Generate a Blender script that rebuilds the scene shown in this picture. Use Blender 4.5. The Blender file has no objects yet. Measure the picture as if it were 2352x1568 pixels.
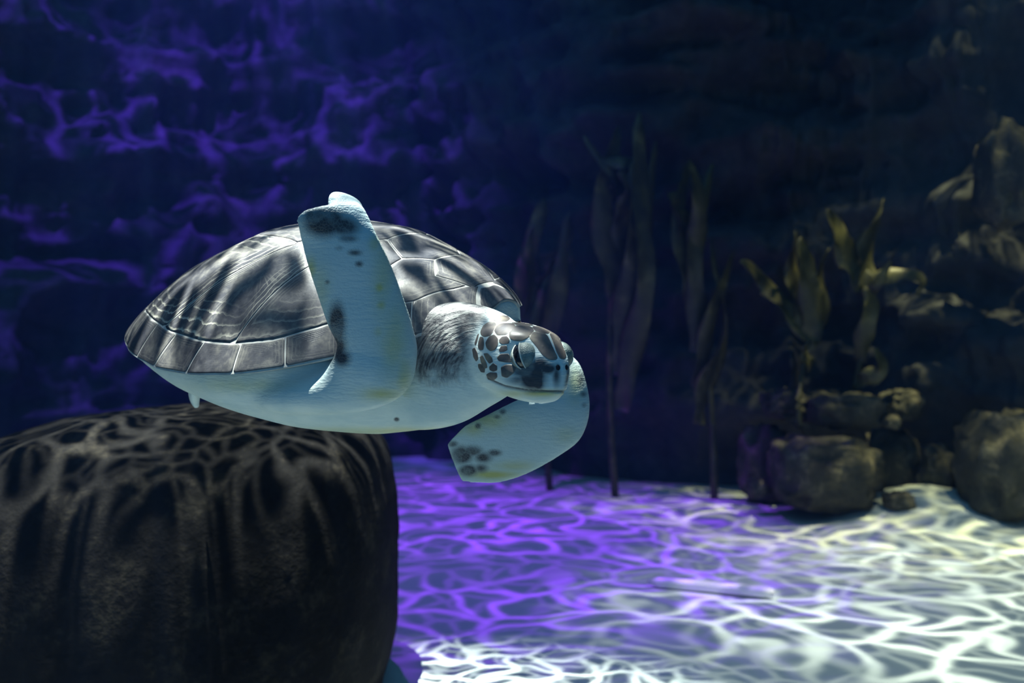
import bpy, bmesh, math, random
import numpy as np
from mathutils import Vector, Matrix
from mathutils.bvhtree import BVHTree

random.seed(7)
rng = np.random.default_rng(7)
scene = bpy.context.scene
C = scene.collection

# ------------------------------------------------------------------ camera
CAM_H = 0.95
FPX = 2287.0                       # focal length in pixels of the 2352 px wide frame
cam_data = bpy.data.cameras.new('camera')
cam_data.sensor_width = 36.0
cam_data.lens = FPX * 36.0 / 2352.0
cam_data.clip_start = 0.05
cam_data.dof.use_dof = True
cam_data.dof.focus_distance = 1.45
cam_data.dof.aperture_fstop = 3.6
cam = bpy.data.objects.new('camera', cam_data)
cam.location = (0, 0, CAM_H)
cam.rotation_euler = (math.pi / 2, 0, 0)
C.objects.link(cam)
scene.camera = cam

# ------------------------------------------------------------------ colour management, world
scene.view_settings.view_transform = 'Standard'
scene.view_settings.look = 'None'
scene.view_settings.gamma = 1.0
scene.view_settings.use_curve_mapping = False
scene.view_settings.exposure = 0.0
scene.cycles.max_bounces = 5
scene.cycles.adaptive_threshold = .03
scene.cycles.diffuse_bounces = 3
scene.cycles.glossy_bounces = 2
scene.cycles.transmission_bounces = 2
scene.cycles.volume_bounces = 0

world = bpy.data.worlds.new('water_ambient')
scene.world = world
world.use_nodes = True
bg = world.node_tree.nodes['Background']
bg.inputs[0].default_value = (0.09, 0.29, 0.56, 1)
bg.inputs[1].default_value = 0.64


# ------------------------------------------------------------------ lamps (rippled light of the water surface)
def caustic_lamp(name, loc, aim, color, power, angle, blend, scale, base, l1, l2, width=0.10, seed=0.0, radius=0.02, gate=(.32, .66)):
    d = bpy.data.lights.new(name, 'SPOT')
    d.energy = power
    d.color = (1, 1, 1)
    d.spot_size = math.radians(angle)
    d.spot_blend = blend
    d.shadow_soft_size = radius
    o = bpy.data.objects.new(name, d)
    C.objects.link(o)
    o.location = loc
    o.rotation_euler = (Vector(aim) - Vector(loc)).to_track_quat('-Z', 'Y').to_euler()
    d.use_nodes = True
    nt = d.node_tree
    N, Lk = nt.nodes, nt.links
    em = N['Emission']
    em.inputs['Color'].default_value = (*color, 1)
    tc = N.new('ShaderNodeTexCoord')
    sep = N.new('ShaderNodeSeparateXYZ'); Lk.new(tc.outputs['Normal'], sep.inputs[0])

    def math_(op, a, b=None, c=None):
        m = N.new('ShaderNodeMath'); m.operation = op
        for i, v in enumerate((a, b, c)):
            if v is None: continue
            if isinstance(v, (int, float)): m.inputs[i].default_value = v
            else: Lk.new(v, m.inputs[i])
        return m.outputs[0]
    u = math_('DIVIDE', sep.outputs[0], sep.outputs[2])
    v = math_('DIVIDE', sep.outputs[1], sep.outputs[2])
    cmb = N.new('ShaderNodeCombineXYZ'); Lk.new(u, cmb.inputs[0]); Lk.new(v, cmb.inputs[1]); cmb.inputs[2].default_value = seed

    def vec(op, a, b):
        m = N.new('ShaderNodeVectorMath'); m.operation = op
        for i, w in enumerate((a, b)):
            if isinstance(w, tuple): m.inputs[i].default_value = w
            else: Lk.new(w, m.inputs[i])
        return m.outputs[0]
    noi = N.new('ShaderNodeTexNoise'); noi.inputs['Scale'].default_value = scale * 0.55; noi.inputs['Detail'].default_value = 1.5
    Lk.new(cmb.outputs[0], noi.inputs['Vector'])
    warp = vec('MULTIPLY', vec('SUBTRACT', noi.outputs['Color'], (.5, .5, .5)), (2.4 / scale,) * 3)
    p = vec('ADD', cmb.outputs[0], warp)

    def web(sc, w, off):
        q = vec('ADD', p, (off, off * .7, 0))
        vo = N.new('ShaderNodeTexVoronoi'); vo.voronoi_dimensions = '2D'; vo.feature = 'DISTANCE_TO_EDGE'
        vo.inputs['Scale'].default_value = sc
        Lk.new(q, vo.inputs['Vector'])
        mr = N.new('ShaderNodeMapRange'); mr.interpolation_type = 'SMOOTHERSTEP'
        Lk.new(vo.outputs['Distance'], mr.inputs['Value'])
        mr.inputs['From Min'].default_value = 0; mr.inputs['From Max'].default_value = w
        mr.inputs['To Min'].default_value = 1; mr.inputs['To Max'].default_value = 0
        return math_('POWER', mr.outputs[0], 1.3)
    n2 = N.new('ShaderNodeTexNoise'); n2.inputs['Scale'].default_value = scale * 0.30; n2.inputs['Detail'].default_value = 1
    Lk.new(vec('ADD', cmb.outputs[0], (3.1, 1.7, seed)), n2.inputs['Vector'])
    mod = N.new('ShaderNodeMapRange'); Lk.new(n2.outputs['Fac'], mod.inputs['Value'])
    mod.inputs['From Min'].default_value = gate[0]; mod.inputs['From Max'].default_value = gate[1]
    mod.inputs['To Min'].default_value = .08; mod.inputs['To Max'].default_value = 1.6
    a = math_('MULTIPLY', math_('MULTIPLY', web(scale, width * 2.0, 0.31 + seed), l1), mod.outputs[0])
    b = math_('MULTIPLY', web(scale * 1.75, width * 2.2, 1.37 + seed), l2)
    s = math_('ADD', math_('ADD', a, b), base)
    Lk.new(s, em.inputs['Strength'])
    return o


caustic_lamp('key_lamp', (-0.90, 2.08, 5.2), (-0.45, 1.95, 0.6), (0.92, 1.0, 0.97), 1700, 30, .8, 40, .05, 2.3, 1.1, width=.11, seed=1.9, radius=.006, gate=(.33, .60))
caustic_lamp('sand_lamp', (2.4, 2.9, 5.4), (2.15, 3.2, 0.0), (0.95, 1.0, 0.86), 1050, 44, .85, 22, .26, 1.5, .5, width=.115, seed=2.2, radius=.01)
caustic_lamp('violet_lamp', (-0.9, 4.7, 5.2), (-0.55, 4.9, 0.0), (0.26, 0.035, 1.0), 1050, 55, .8, 20, .25, 1.5, .5, width=.10, seed=5.1, radius=.01)
caustic_lamp('violet_wall_lamp', (-2.0, 4.8, 5.2), (-2.2, 8.2, 1.6), (0.14, 0.04, 1.0), 1100, 64, .9, 9, .006, 1.5, .6, width=.12, seed=7.7, gate=(.40, .62))
caustic_lamp('reef_lamp', (2.7, 4.3, 5.2), (2.25, 5.2, 0.5), (1.0, 0.95, 0.50), 560, 42, .9, 16, .03, 2.4, 1.0, width=.08, seed=3.3, gate=(.38, .62))

# ------------------------------------------------------------------ helpers
def P(px, py, Y):
    """point of the place that lies at depth Y along a pixel's direction"""
    return np.array([(px - 1176.0) / FPX * Y, Y, CAM_H - (py - 784.0) / FPX * Y])


def proj(p):
    p = np.asarray(p, float)
    return np.stack([1176 + FPX * p[..., 0] / p[..., 1], 784 - FPX * (p[..., 2] - CAM_H) / p[..., 1]], -1)


def _hash(i, j, k):
    n = (i * 73856093) ^ (j * 19349663) ^ (k * 83492791)
    n = (n ^ (n >> 13)) * 1274126177
    return ((n ^ (n >> 16)) & 0xffff) / 65535.0 * 2 - 1


def vnoise(p):
    p = np.asarray(p, float)
    f = np.floor(p); t = p - f; i = f.astype(np.int64)
    t = t * t * t * (t * (t * 6 - 15) + 10)
    r = 0
    for a in (0, 1):
        for b in (0, 1):
            for c in (0, 1):
                w = (t[..., 0] if a else 1 - t[..., 0]) * (t[..., 1] if b else 1 - t[..., 1]) * (t[..., 2] if c else 1 - t[..., 2])
                r = r + w * _hash(i[..., 0] + a, i[..., 1] + b, i[..., 2] + c)
    return r


def fbm(p, oct=4, ridge=False):
    p = np.asarray(p, float); r = 0; a = 1.0; s = 0
    for o in range(oct):
        n = vnoise(p + 17.3 * o)
        if ridge: n = 1 - 2 * np.abs(n)
        r = r + a * n; s += a; a *= .5; p = p * 2.03
    return r / s


def sstep(a, b, x):
    t = np.clip((x - a) / (b - a), 0, 1)
    return t * t * (3 - 2 * t)


def make_mesh(name, verts, faces, smooth=True):
    me = bpy.data.meshes.new(name)
    me.from_pydata([tuple(map(float, v)) for v in verts], [], [tuple(f) for f in faces])
    me.update()
    bm = bmesh.new(); bm.from_mesh(me)
    bmesh.ops.recalc_face_normals(bm, faces=bm.faces)
    bm.to_mesh(me); bm.free()
    if smooth:
        me.polygons.foreach_set('use_smooth', [True] * len(me.polygons))
    return me


def obj(name, me, mat, parent=None):
    o = bpy.data.objects.new(name, me)
    C.objects.link(o)
    if mat: me.materials.append(mat)
    if parent: o.parent = parent
    return o


def tag(o, label=None, cat=None, group=None, kind=None):
    if label: o['label'] = label
    if cat: o['category'] = cat
    if group: o['group'] = group
    if kind: o['kind'] = kind
    return o


def empty(name, loc, label, cat, group=None):
    o = bpy.data.objects.new(name, None); C.objects.link(o)
    o.location = loc
    o.empty_display_size = 0.05
    return tag(o, label, cat, group)


def child(name, verts, faces, mat, root, smooth=True):
    """mesh given in world coordinates, parented to a root at a place (no rotation)"""
    off = np.zeros(3)
    r = root
    while r is not None:
        off = off + np.array(r.location); r = r.parent
    return obj(name, make_mesh(name, np.asarray(verts) - off, faces, smooth), mat, root)


def catmull(pts, n):
    pts = np.asarray(pts, float); k = len(pts)
    q = np.vstack([2 * pts[0] - pts[1], pts, 2 * pts[-1] - pts[-2]])
    u = np.linspace(0, k - 1, n); i = np.minimum(u.astype(int), k - 2); t = (u - i)[:, None]
    a, b, c, d = q[i], q[i + 1], q[i + 2], q[i + 3]
    return .5 * (2 * b + (c - a) * t + (2 * a - 5 * b + 4 * c - d) * t ** 2 + (3 * b - a - 3 * c + d) * t ** 3)


def grid_loft(rings):
    """closed tube from rings (n,m,3) with end caps"""
    rings = np.asarray(rings); n, m = rings.shape[:2]
    v = rings.reshape(-1, 3).tolist(); f = []
    for i in range(n - 1):
        for j in range(m):
            f.append((i * m + j, i * m + (j + 1) % m, (i + 1) * m + (j + 1) % m, (i + 1) * m + j))
    for e, i in ((0, 0), (1, n - 1)):
        c = len(v); v.append(rings[i].mean(0).tolist())
        for j in range(m):
            f.append((c, i * m + j, i * m + (j + 1) % m))
    return np.array(v), f


def section(center, U, Wv, m=28, ex=2.0):
    a = np.linspace(0, 2 * math.pi, m, endpoint=False)
    ca, sa = np.cos(a), np.sin(a)
    x = np.sign(ca) * np.abs(ca) ** (2 / ex); y = np.sign(sa) * np.abs(sa) ** (2 / ex)
    return center + x[:, None] * U + y[:, None] * Wv


def blade_loft(st, n=40, m=28, ex=2.0):
    """st rows: cx,cy,Y, wx,wy (half width in px), dY (depth change over the half width), thickness (m)"""
    q = catmull(np.array(st, float), n)
    cen = np.array([P(r[0], r[1], r[2]) for r in q])
    U = np.array([P(r[0] + r[3], r[1] + r[4], r[2] + r[5]) - c for r, c in zip(q, cen)])
    T = np.gradient(cen, axis=0)
    rings = []
    for i in range(n):
        nrm = np.cross(T[i], U[i]); nrm /= np.linalg.norm(nrm) + 1e-9
        rings.append(section(cen[i], U[i], nrm * max(q[i][6], .0015), m, ex))
    return grid_loft(rings)


def tube(path, rad, m=10):
    path = np.asarray(path); n = len(path); rad = np.broadcast_to(rad, (n,))
    T = np.gradient(path, axis=0); up = np.array([0, .3, 1.0]); rings = []
    for i in range(n):
        t = T[i] / (np.linalg.norm(T[i]) + 1e-9)
        s = np.cross(t, up)
        if np.linalg.norm(s) < .1: s = np.cross(t, [1, 0, 0.2])
        s /= np.linalg.norm(s); w = np.cross(s, t)
        rings.append(section(path[i], s * rad[i], w * rad[i], m))
    return grid_loft(rings)


# ------------------------------------------------------------------ materials
class NT:
    def __init__(self, name):
        self.mat = bpy.data.materials.new(name); self.mat.use_nodes = True
        self.t = self.mat.node_tree; self.N = self.t.nodes; self.L = self.t.links
        self.b = self.N['Principled BSDF']

    def n(self, kind, **kw):
        nd = self.N.new(kind)
        for k, v in kw.items():
            if hasattr(nd, k): setattr(nd, k, v)
        return nd

    def setin(self, nd, key, v):
        if isinstance(v, bpy.types.NodeSocket): self.L.new(v, nd.inputs[key])
        else: nd.inputs[key].default_value = v
        return nd

    def coord(self, which='Object', scale=(1, 1, 1)):
        t = self.n('ShaderNodeTexCoord'); m = self.n('ShaderNodeMapping')
        self.L.new(t.outputs[which], m.inputs[0]); m.inputs['Scale'].default_value = scale
        return m.outputs[0]

    def noise(self, vec, scale, detail=3, rough=.55):
        nd = self.n('ShaderNodeTexNoise'); self.L.new(vec, nd.inputs['Vector'])
        nd.inputs['Scale'].default_value = scale; nd.inputs['Detail'].default_value = detail; nd.inputs['Roughness'].default_value = rough
        return nd.outputs['Fac']

    def voro(self, vec, scale, feature='DISTANCE_TO_EDGE', out='Distance'):
        nd = self.n('ShaderNodeTexVoronoi', feature=feature); self.L.new(vec, nd.inputs['Vector'])
        nd.inputs['Scale'].default_value = scale
        return nd.outputs[out]

    def ramp(self, fac, stops):
        nd = self.n('ShaderNodeValToRGB'); self.L.new(fac, nd.inputs[0]); el = nd.color_ramp.elements
        while len(el) < len(stops): el.new(.5)
        for e, (p, c) in zip(el, stops):
            e.position = p; e.color = (*c, 1) if len(c) == 3 else c
        return nd.outputs[0]

    def rng(self, v, a, b, c, d):
        nd = self.n('ShaderNodeMapRange'); self.L.new(v, nd.inputs['Value'])
        for k, x in zip(('From Min', 'From Max', 'To Min', 'To Max'), (a, b, c, d)): nd.inputs[k].default_value = x
        return nd.outputs[0]

    def mix(self, fac, a, b):
        nd = self.n('ShaderNodeMix', data_type='RGBA')
        for i, v in ((0, fac), (6, a), (7, b)):
            if isinstance(v, bpy.types.NodeSocket): self.L.new(v, nd.inputs[i])
            else: nd.inputs[i].default_value = v if not isinstance(v, tuple) or len(v) == 4 else (*v, 1)
        return nd.outputs[2]

    def math(self, op, a, b=None):
        nd = self.n('ShaderNodeMath', operation=op)
        for i, v in ((0, a), (1, b)):
            if v is None: continue
            if isinstance(v, bpy.types.NodeSocket): self.L.new(v, nd.inputs[i])
            else: nd.inputs[i].default_value = v
        return nd.outputs[0]

    def attr(self, name, out='Fac'):
        nd = self.n('ShaderNodeAttribute'); nd.attribute_name = name
        return nd.outputs[out]

    def bump(self, h, strength=.3, dist=.01):
        nd = self.n('ShaderNodeBump'); self.L.new(h, nd.inputs['Height'])
        nd.inputs['Strength'].default_value = strength; nd.inputs['Distance'].default_value = dist
        self.L.new(nd.outputs[0], self.b.inputs['Normal'])

    def done(self, color=None, rough=.6, spec=.3):
        if color is not None: self.setin(self.b, 'Base Color', color if isinstance(color, bpy.types.NodeSocket) else (*color, 1))
        self.b.inputs['Roughness'].default_value = rough
        self.b.inputs['Specular IOR Level'].default_value = spec
        return self.mat


def mat_sand():
    m = NT('sand'); c = m.coord()
    n = m.noise(c, 3, 5); f = m.noise(c, 220, 2)
    col = m.ramp(m.math('ADD', m.math('MULTIPLY', n, .6), m.math('MULTIPLY', f, .4)), [(.3, (.46, .54, .54)), (.7, (.62, .69, .66))])
    m.bump(f, .25, .004)
    return m.done(col, .9, .1)


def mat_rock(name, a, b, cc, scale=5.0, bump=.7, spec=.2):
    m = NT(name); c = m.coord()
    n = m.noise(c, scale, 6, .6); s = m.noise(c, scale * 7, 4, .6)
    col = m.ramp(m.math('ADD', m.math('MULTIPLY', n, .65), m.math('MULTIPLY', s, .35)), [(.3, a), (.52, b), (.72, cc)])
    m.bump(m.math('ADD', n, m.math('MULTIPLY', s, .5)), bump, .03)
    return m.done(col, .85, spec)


M_SAND = mat_sand()
M_WALL = mat_rock('wall_rock', (.020, .024, .03), (.045, .05, .055), (.09, .09, .09), 2.2)
M_ROCK = mat_rock('reef_rock', (.020, .024, .022), (.06, .06, .045), (.24, .22, .15), 7)
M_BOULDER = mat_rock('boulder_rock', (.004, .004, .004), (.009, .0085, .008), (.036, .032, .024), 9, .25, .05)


def mat_kelp():
    m = NT('kelp'); c = m.coord()
    n = m.noise(c, 9, 4)
    col = m.ramp(n, [(.3, (.018, .022, .010)), (.55, (.05, .052, .02)), (.75, (.13, .125, .05))])
    m.bump(m.noise(c, 40, 3), .3, .01)
    return m.done(col, .5, .4)


M_KELP = mat_kelp()
M_ROD = NT('pale_plastic').done((.8, .8, .8), .35, .5)

# ------------------------------------------------------------------ the setting: sand floor and rock walls
xs = np.linspace(-7, 6, 150); ys = np.linspace(-1.5, 9.5, 150)
X, Y = np.meshgrid(xs, ys, indexing='ij')


def sand_z(x, y):
    x = np.asarray(x, float); y = np.asarray(y, float)
    p = np.stack([x * .9, y * .9, np.zeros_like(x) + 3.3], -1)
    z = .035 * fbm(p, 3) + .012 * fbm(p * 5, 2)
    z = z + .16 * np.exp(-((x - 2.25) ** 2 / .18 + (y - 5.35) ** 2 / .35))      # mound of sand between the rocks
    return z


V = np.stack([X, Y, sand_z(X, Y)], -1).reshape(-1, 3)
nx, ny = X.shape
Fc = [(i * ny + j, (i + 1) * ny + j, (i + 1) * ny + j + 1, i * ny + j + 1) for i in range(nx - 1) for j in range(ny - 1)]
tag(obj('floor', make_mesh('floor', V, Fc), M_SAND), 'pale sand floor rippled with light', kind='structure')


def rock_wall(name, path, label, n=220, m=130, top=5.6):
    q = catmull(np.array(path, float), n)
    T = np.gradient(q, axis=0); T /= np.linalg.norm(T, axis=1)[:, None]
    nor = np.stack([T[:, 1], -T[:, 0]], -1)
    h = np.linspace(-.25, top, m)
    pts = np.zeros((n, m, 3))
    pts[..., 0] = q[:, None, 0]; pts[..., 1] = q[:, None, 1]; pts[..., 2] = h[None, :]
    d = .55 * fbm(pts * np.array([.9, .9, 1.1]), 5, ridge=True) + .16 * fbm(pts * np.array([2.2, 2.2, 5.5]) + 9, 4, ridge=True)
    led = fbm(pts * np.array([.7, .7, 2.4]) + 31, 3)
    d = d + .30 * np.sign(led) * np.abs(led) ** .5
    d = d * (.35 + .65 * sstep(0, .9, h))[None, :]
    pts[..., 0] += d * nor[:, None, 0]; pts[..., 1] += d * nor[:, None, 1]
    f = [(i * m + j, (i + 1) * m + j, (i + 1) * m + j + 1, i * m + j + 1) for i in range(n - 1) for j in range(m - 1)]
    o = obj(name, make_mesh(name, pts.reshape(-1, 3), f), M_WALL)
    return tag(o, label, kind='structure')


rock_wall('wall_left', [(-6.2, -1.0), (-5.8, 3.0), (-4.6, 6.4), (-2.6, 8.3), (-.5, 8.5)], 'rugged dark rock wall washed with violet light')
rock_wall('wall_back', [(-.7, 8.5), (.25, 7.4), (1.0, 6.8), (2.0, 6.6), (2.9, 6.0)], 'dark rock wall behind the kelp')
rock_wall('wall_right', [(2.75, 6.15), (3.5, 5.2), (4.2, 3.0), (4.6, -1.0)], 'dark rock wall beside the bright sand')


# ------------------------------------------------------------------ rocks
def rock_mesh(center, half, amp=.22, seed=0, sub=4, ex=2.6, freq=1.6):
    bm = bmesh.new(); bmesh.ops.create_icosphere(bm, subdivisions=sub, radius=1)
    v = np.array([x.co[:] for x in bm.verts])
    v = np.sign(v) * np.abs(v) ** (2 / ex)
    v /= np.max(np.abs(v))
    d = 1 + amp * fbm(v * freq + seed * 5.7, 4, ridge=True) + amp * .5 * fbm(v * freq * .6 + seed * 3.1, 2)
    v = v * d[:, None]
    v = v / np.max(np.abs(v), axis=0) * np.array(half) + np.array(center)
    f = [[x.index for x in fa.verts] for fa in bm.faces]; bm.free()
    return v, f


def rock(name, px, py, Yd, hx, hz, hy, label, seed, group=None, cat='rock', mat=None, **kw):
    c = P(px, py, Yd); k = Yd / FPX
    v, f = rock_mesh((0, 0, 0), (hx * k, hy, hz * k), seed=seed, **kw)
    o = obj(name, make_mesh(name, v, f), mat or M_ROCK)
    o.location = c
    return tag(o, label, cat, group)


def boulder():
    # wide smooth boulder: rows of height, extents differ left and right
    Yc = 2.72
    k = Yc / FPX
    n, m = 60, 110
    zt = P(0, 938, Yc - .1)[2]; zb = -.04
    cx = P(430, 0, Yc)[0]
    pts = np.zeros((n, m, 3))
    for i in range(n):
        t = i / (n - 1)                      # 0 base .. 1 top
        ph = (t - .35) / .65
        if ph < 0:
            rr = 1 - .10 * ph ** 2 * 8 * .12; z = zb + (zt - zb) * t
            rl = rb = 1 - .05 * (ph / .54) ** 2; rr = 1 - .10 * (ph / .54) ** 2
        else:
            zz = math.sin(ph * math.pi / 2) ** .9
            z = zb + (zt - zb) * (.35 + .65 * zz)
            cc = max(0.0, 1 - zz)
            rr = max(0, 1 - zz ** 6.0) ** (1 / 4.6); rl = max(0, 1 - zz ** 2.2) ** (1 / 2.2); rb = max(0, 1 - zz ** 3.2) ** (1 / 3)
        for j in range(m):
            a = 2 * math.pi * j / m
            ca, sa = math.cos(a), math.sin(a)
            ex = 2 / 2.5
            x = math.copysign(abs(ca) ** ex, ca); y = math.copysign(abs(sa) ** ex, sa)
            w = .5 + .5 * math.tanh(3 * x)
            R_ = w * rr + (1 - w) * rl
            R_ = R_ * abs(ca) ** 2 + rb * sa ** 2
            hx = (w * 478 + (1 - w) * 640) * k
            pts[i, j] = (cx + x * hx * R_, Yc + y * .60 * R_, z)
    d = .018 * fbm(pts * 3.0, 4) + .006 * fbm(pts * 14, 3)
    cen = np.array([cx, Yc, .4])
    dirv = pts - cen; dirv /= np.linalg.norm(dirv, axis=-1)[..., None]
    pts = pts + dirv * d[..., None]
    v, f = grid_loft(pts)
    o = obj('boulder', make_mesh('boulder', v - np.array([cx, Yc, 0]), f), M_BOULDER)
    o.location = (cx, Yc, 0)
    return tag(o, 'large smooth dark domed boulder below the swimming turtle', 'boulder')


boulder()
g = 'rocks heaped under the kelp'
rock('reef_rock', 1893, 1083, 5.30, 128, 92, .26, 'broad dark block of rock at the foot of the rock heap', 1, g, ex=3.4, amp=.26, freq=2.4)
rock('reef_rock', 1758, 1068, 5.78, 66, 100, .17, 'rounded dark rock on the violet side of the rock heap', 2, g, amp=.34, freq=2.3)
rock('reef_rock', 1806, 928, 5.66, 60, 40, .18, 'small pale-edged rock on top of the rounded dark rock', 3, g, amp=.34, freq=2.3)
rock('reef_rock', 1945, 942, 5.40, 92, 48, .18, 'flat olive rock at the foot of the forked kelp', 4, g, amp=.34, freq=2.3)
rock('reef_rock', 2040, 1070, 5.66, 72, 95, .18, 'knobbly rock between the dark block and the sand mound', 5, g, amp=.34, freq=2.3)
rock('reef_rock', 2070, 932, 5.52, 50, 40, .15, 'small round rock capping the end of the rock heap', 6, g, amp=.34, freq=2.3)
rock('reef_rock', 2152, 1082, 5.42, 40, 66, .14, 'pale rock half buried in the sand mound', 7, g, amp=.34, freq=2.3)
rock('reef_rock', 1862, 948, 5.66, 26, 26, .06, 'fist-sized knob of rock wedged behind the bushy kelp', 11, g, amp=.34, freq=2.3)
rock('reef_rock', 2046, 968, 5.26, 22, 18, .06, 'small pale stone resting by the flat olive rock', 12, g, amp=.34, freq=2.3)
rock('reef_rock', 2066, 1150, 5.10, 36, 24, .09, 'low stone sunk in sand before the knobbly rock', 13, g, amp=.3, freq=2.3)
rock('reef_rock', 1738, 1120, 5.40, 24, 26, .08, 'small dark stone on sand beside the broad dark block', 14, g, amp=.3, freq=2.3)
rock('standing_boulder', 2310, 1075, 5.05, 110, 140, .30, 'tall dark boulder with a bright crown beside the rock wall', 8, None, 'boulder', ex=2.8, amp=.28, freq=2.0)
rock('rock_outcrop', 2318, 400, 5.30, 62, 130, .25, 'rugged sunlit-looking outcrop high on the rock wall', 9, None, 'rock', amp=.4)['label'] = 'rugged lit outcrop high on the rock wall'

# thin pale rod lying on the sand
a = P(1488, 1335, 3.85); b = P(1778, 1366, 3.70)
a[2] = sand_z(a[0], a[1]) + .024; b[2] = sand_z(b[0], b[1]) + .024
path = np.array([a + (b - a) * t for t in np.linspace(0, 1, 12)])
rr = np.full(12, .021); rr[0] = .008; rr[-1] = .013
v, f = tube(path, rr, 12)
rod = obj('rod', make_mesh('rod', v - a, f), M_ROD); rod.location = a
tag(rod, 'thin pale rod lying on the sand', 'rod')


# ------------------------------------------------------------------ kelp
def kelp(label, base, stipe, blades, group='kelp plants', sr=.014):
    root = empty('kelp', tuple(base), label, 'kelp', group)
    v, f = tube(catmull(stipe, 24), np.linspace(sr * 1.3, sr * .7, 24), 10)
    child('stipe', v, f, M_KELP, root)
    for bl in blades:
        pts, wid = bl
        q = catmull(np.array(pts), 22); n = len(q)
        T = np.gradient(q, axis=0); T /= np.linalg.norm(T, axis=1)[:, None]
        tw = random.uniform(-.5, .5); rings = []
        ph = random.uniform(0, 6)
        for i in range(n):
            t = i / (n - 1)
            side = np.cross(T[i], [math.sin(tw + t), -math.cos(tw + t), .15]); side /= np.linalg.norm(side)
            nr = np.cross(side, T[i])
            w = wid * (.25 + .75 * math.sin(math.pi * min(1, t * .85 + .12)) ** .7)
            if i == n - 1: w *= .3
            rip = .18 * w * math.sin(t * 17 + ph)
            m = 12; a = np.linspace(0, 2 * math.pi, m, endpoint=False)
            ring = q[i] + np.cos(a)[:, None] * side * (w + rip) + np.sin(a)[:, None] * nr * .004 + (np.cos(a) ** 2)[:, None] * nr * .35 * w * math.sin(t * 9 + ph) + np.cos(a)[:, None] ** 3 * nr * .25 * w * math.sin(t * 13 + ph)
            rings.append(ring)
        v, f = grid_loft(rings)
        child('blade', v, f, M_KELP, root)
    return root


def px3(l): return [P(*p) for p in l]


k = 5.4
kelp('forked kelp with a curled frond rising from the rock heap', P(1965, 892, k),
     px3([(1965, 892, k), (1975, 830, k), (1985, 740, k), (1985, 660, k)]),
     [(px3([(1985, 665, k), (1960, 600, k), (1925, 540, k - .05), (1900, 480, k - .1)]), .075),
      (px3([(1985, 665, k), (1992, 590, k), (2005, 520, k - .05), (2030, 455, k - .1)]), .07),
      (px3([(1985, 680, k), (2020, 640, k - .03), (2075, 630, k - .05), (2118, 650, k - .08), (2105, 680, k - .1)]), .04),
      (px3([(1985, 690, k), (2015, 650, k - .1), (2048, 600, k - .15)]), .03),
      (px3([(1975, 830, k), (1985, 770, k - .08), (2000, 700, k - .12), (1990, 660, k - .15)]), .05),
      (px3([(1970, 878, k), (1990, 868, k - .1), (2025, 850, k - .15), (2010, 800, k - .18)]), .045)])
k = 5.55
kelp('upright bushy kelp standing left of the forked kelp', P(1835, 985, 5.36),
     px3([(1835, 985, 5.36), (1834, 910, 5.40), (1846, 840, 5.5), (1858, 770, k)]),
     [(px3([(1862, 780, k), (1840, 700, k), (1822, 620, k), (1825, 530, k - .1)]), .06),
      (px3([(1862, 780, k), (1868, 700, k - .05), (1850, 620, k - .1), (1838, 545, k - .15)]), .07),
      (px3([(1862, 780, k), (1800, 700, k), (1750, 640, k), (1700, 600, k - .1)]), .06),
      (px3([(1862, 790, k), (1890, 720, k), (1880, 640, k), (1905, 570, k - .1)]), .05),
      (px3([(1862, 850, k), (1850, 810, k - .1), (1868, 780, k - .15)]), .05)])


def wall_kelp(label, x, Yd, y0, y1, spread, n):
    bz = P(x, 1100, Yd); bz[2] = 0.0
    top = P(x, y0, Yd)
    st = [bz + (top - bz) * t + np.array([.08 * math.sin(3 * t + x), 0, 0]) for t in np.linspace(0, .75, 5)]
    bl = []
    for i in range(n):
        t = .3 + .7 * i / max(1, n - 1)
        s = bz + (st[-1] - bz) * t
        e = P(x + random.uniform(-1, 1) * spread, y0 + (y1 - y0) * random.uniform(0, .8), Yd - random.uniform(0, .25))
        mid = (s + e) / 2 + np.array([random.uniform(-.12, .12), -.08, .08])
        bl.append(([s, s * .6 + mid * .4, mid, e], random.uniform(.05, .09)))
    kelp(label, bz, st, bl, sr=.018)


wall_kelp('tall kelp against the dark wall nearest the turtle', 1240, 6.35, 440, 760, 110, 6)
wall_kelp('tall drooping kelp rising against the dark wall behind the turtle head', 1430, 6.0, 240, 600, 120, 7)
wall_kelp('dim kelp on the wall between drooping kelp and bushy kelp', 1610, 5.9, 360, 700, 100, 6)
#TURTLE
# ================================================================== the turtle
def rot(yaw, pitch, roll):
    cy, sy = math.cos(yaw), math.sin(yaw); cp, sp = math.cos(pitch), math.sin(pitch); cr, sr = math.cos(roll), math.sin(roll)
    return (np.array([[cy, -sy, 0], [sy, cy, 0], [0, 0, 1.]]) @ np.array([[cp, 0, -sp], [0, 1, 0], [sp, 0, cp]])
            @ np.array([[1, 0, 0], [0, cr, -sr], [0, sr, cr]]))


SH_L, SH_W, SH_H, SH_D = .755, 1.0, .958, .062
SH_R = rot(math.radians(-24.1), math.radians(-.3), math.radians(9.1))
SH_O = P(714.2, 737.8, 1.75)
_S = np.array([0, .03, .1, .2, .35, .5, .65, .8, .9, .96, 1.]); _W = np.array([.02, .10, .18, .265, .35, .395, .405, .36, .28, .19, .07])
_ZS = np.array([0, .1, .25, .45, .6, .75, .9, 1.]); _Z = np.array([0, .07, .16, .23, .245, .215, .13, .045])


def _smooth_table(xs, ys):
    g = np.linspace(0, 1, 401); v = np.interp(g, xs, ys)
    k = np.hanning(41); k /= k.sum()
    return g, np.convolve(np.pad(v, 20, mode='reflect', reflect_type='odd'), k, 'valid')


_GW = _smooth_table(_S, _W); _GZ = _smooth_table(_ZS, _Z)


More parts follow.
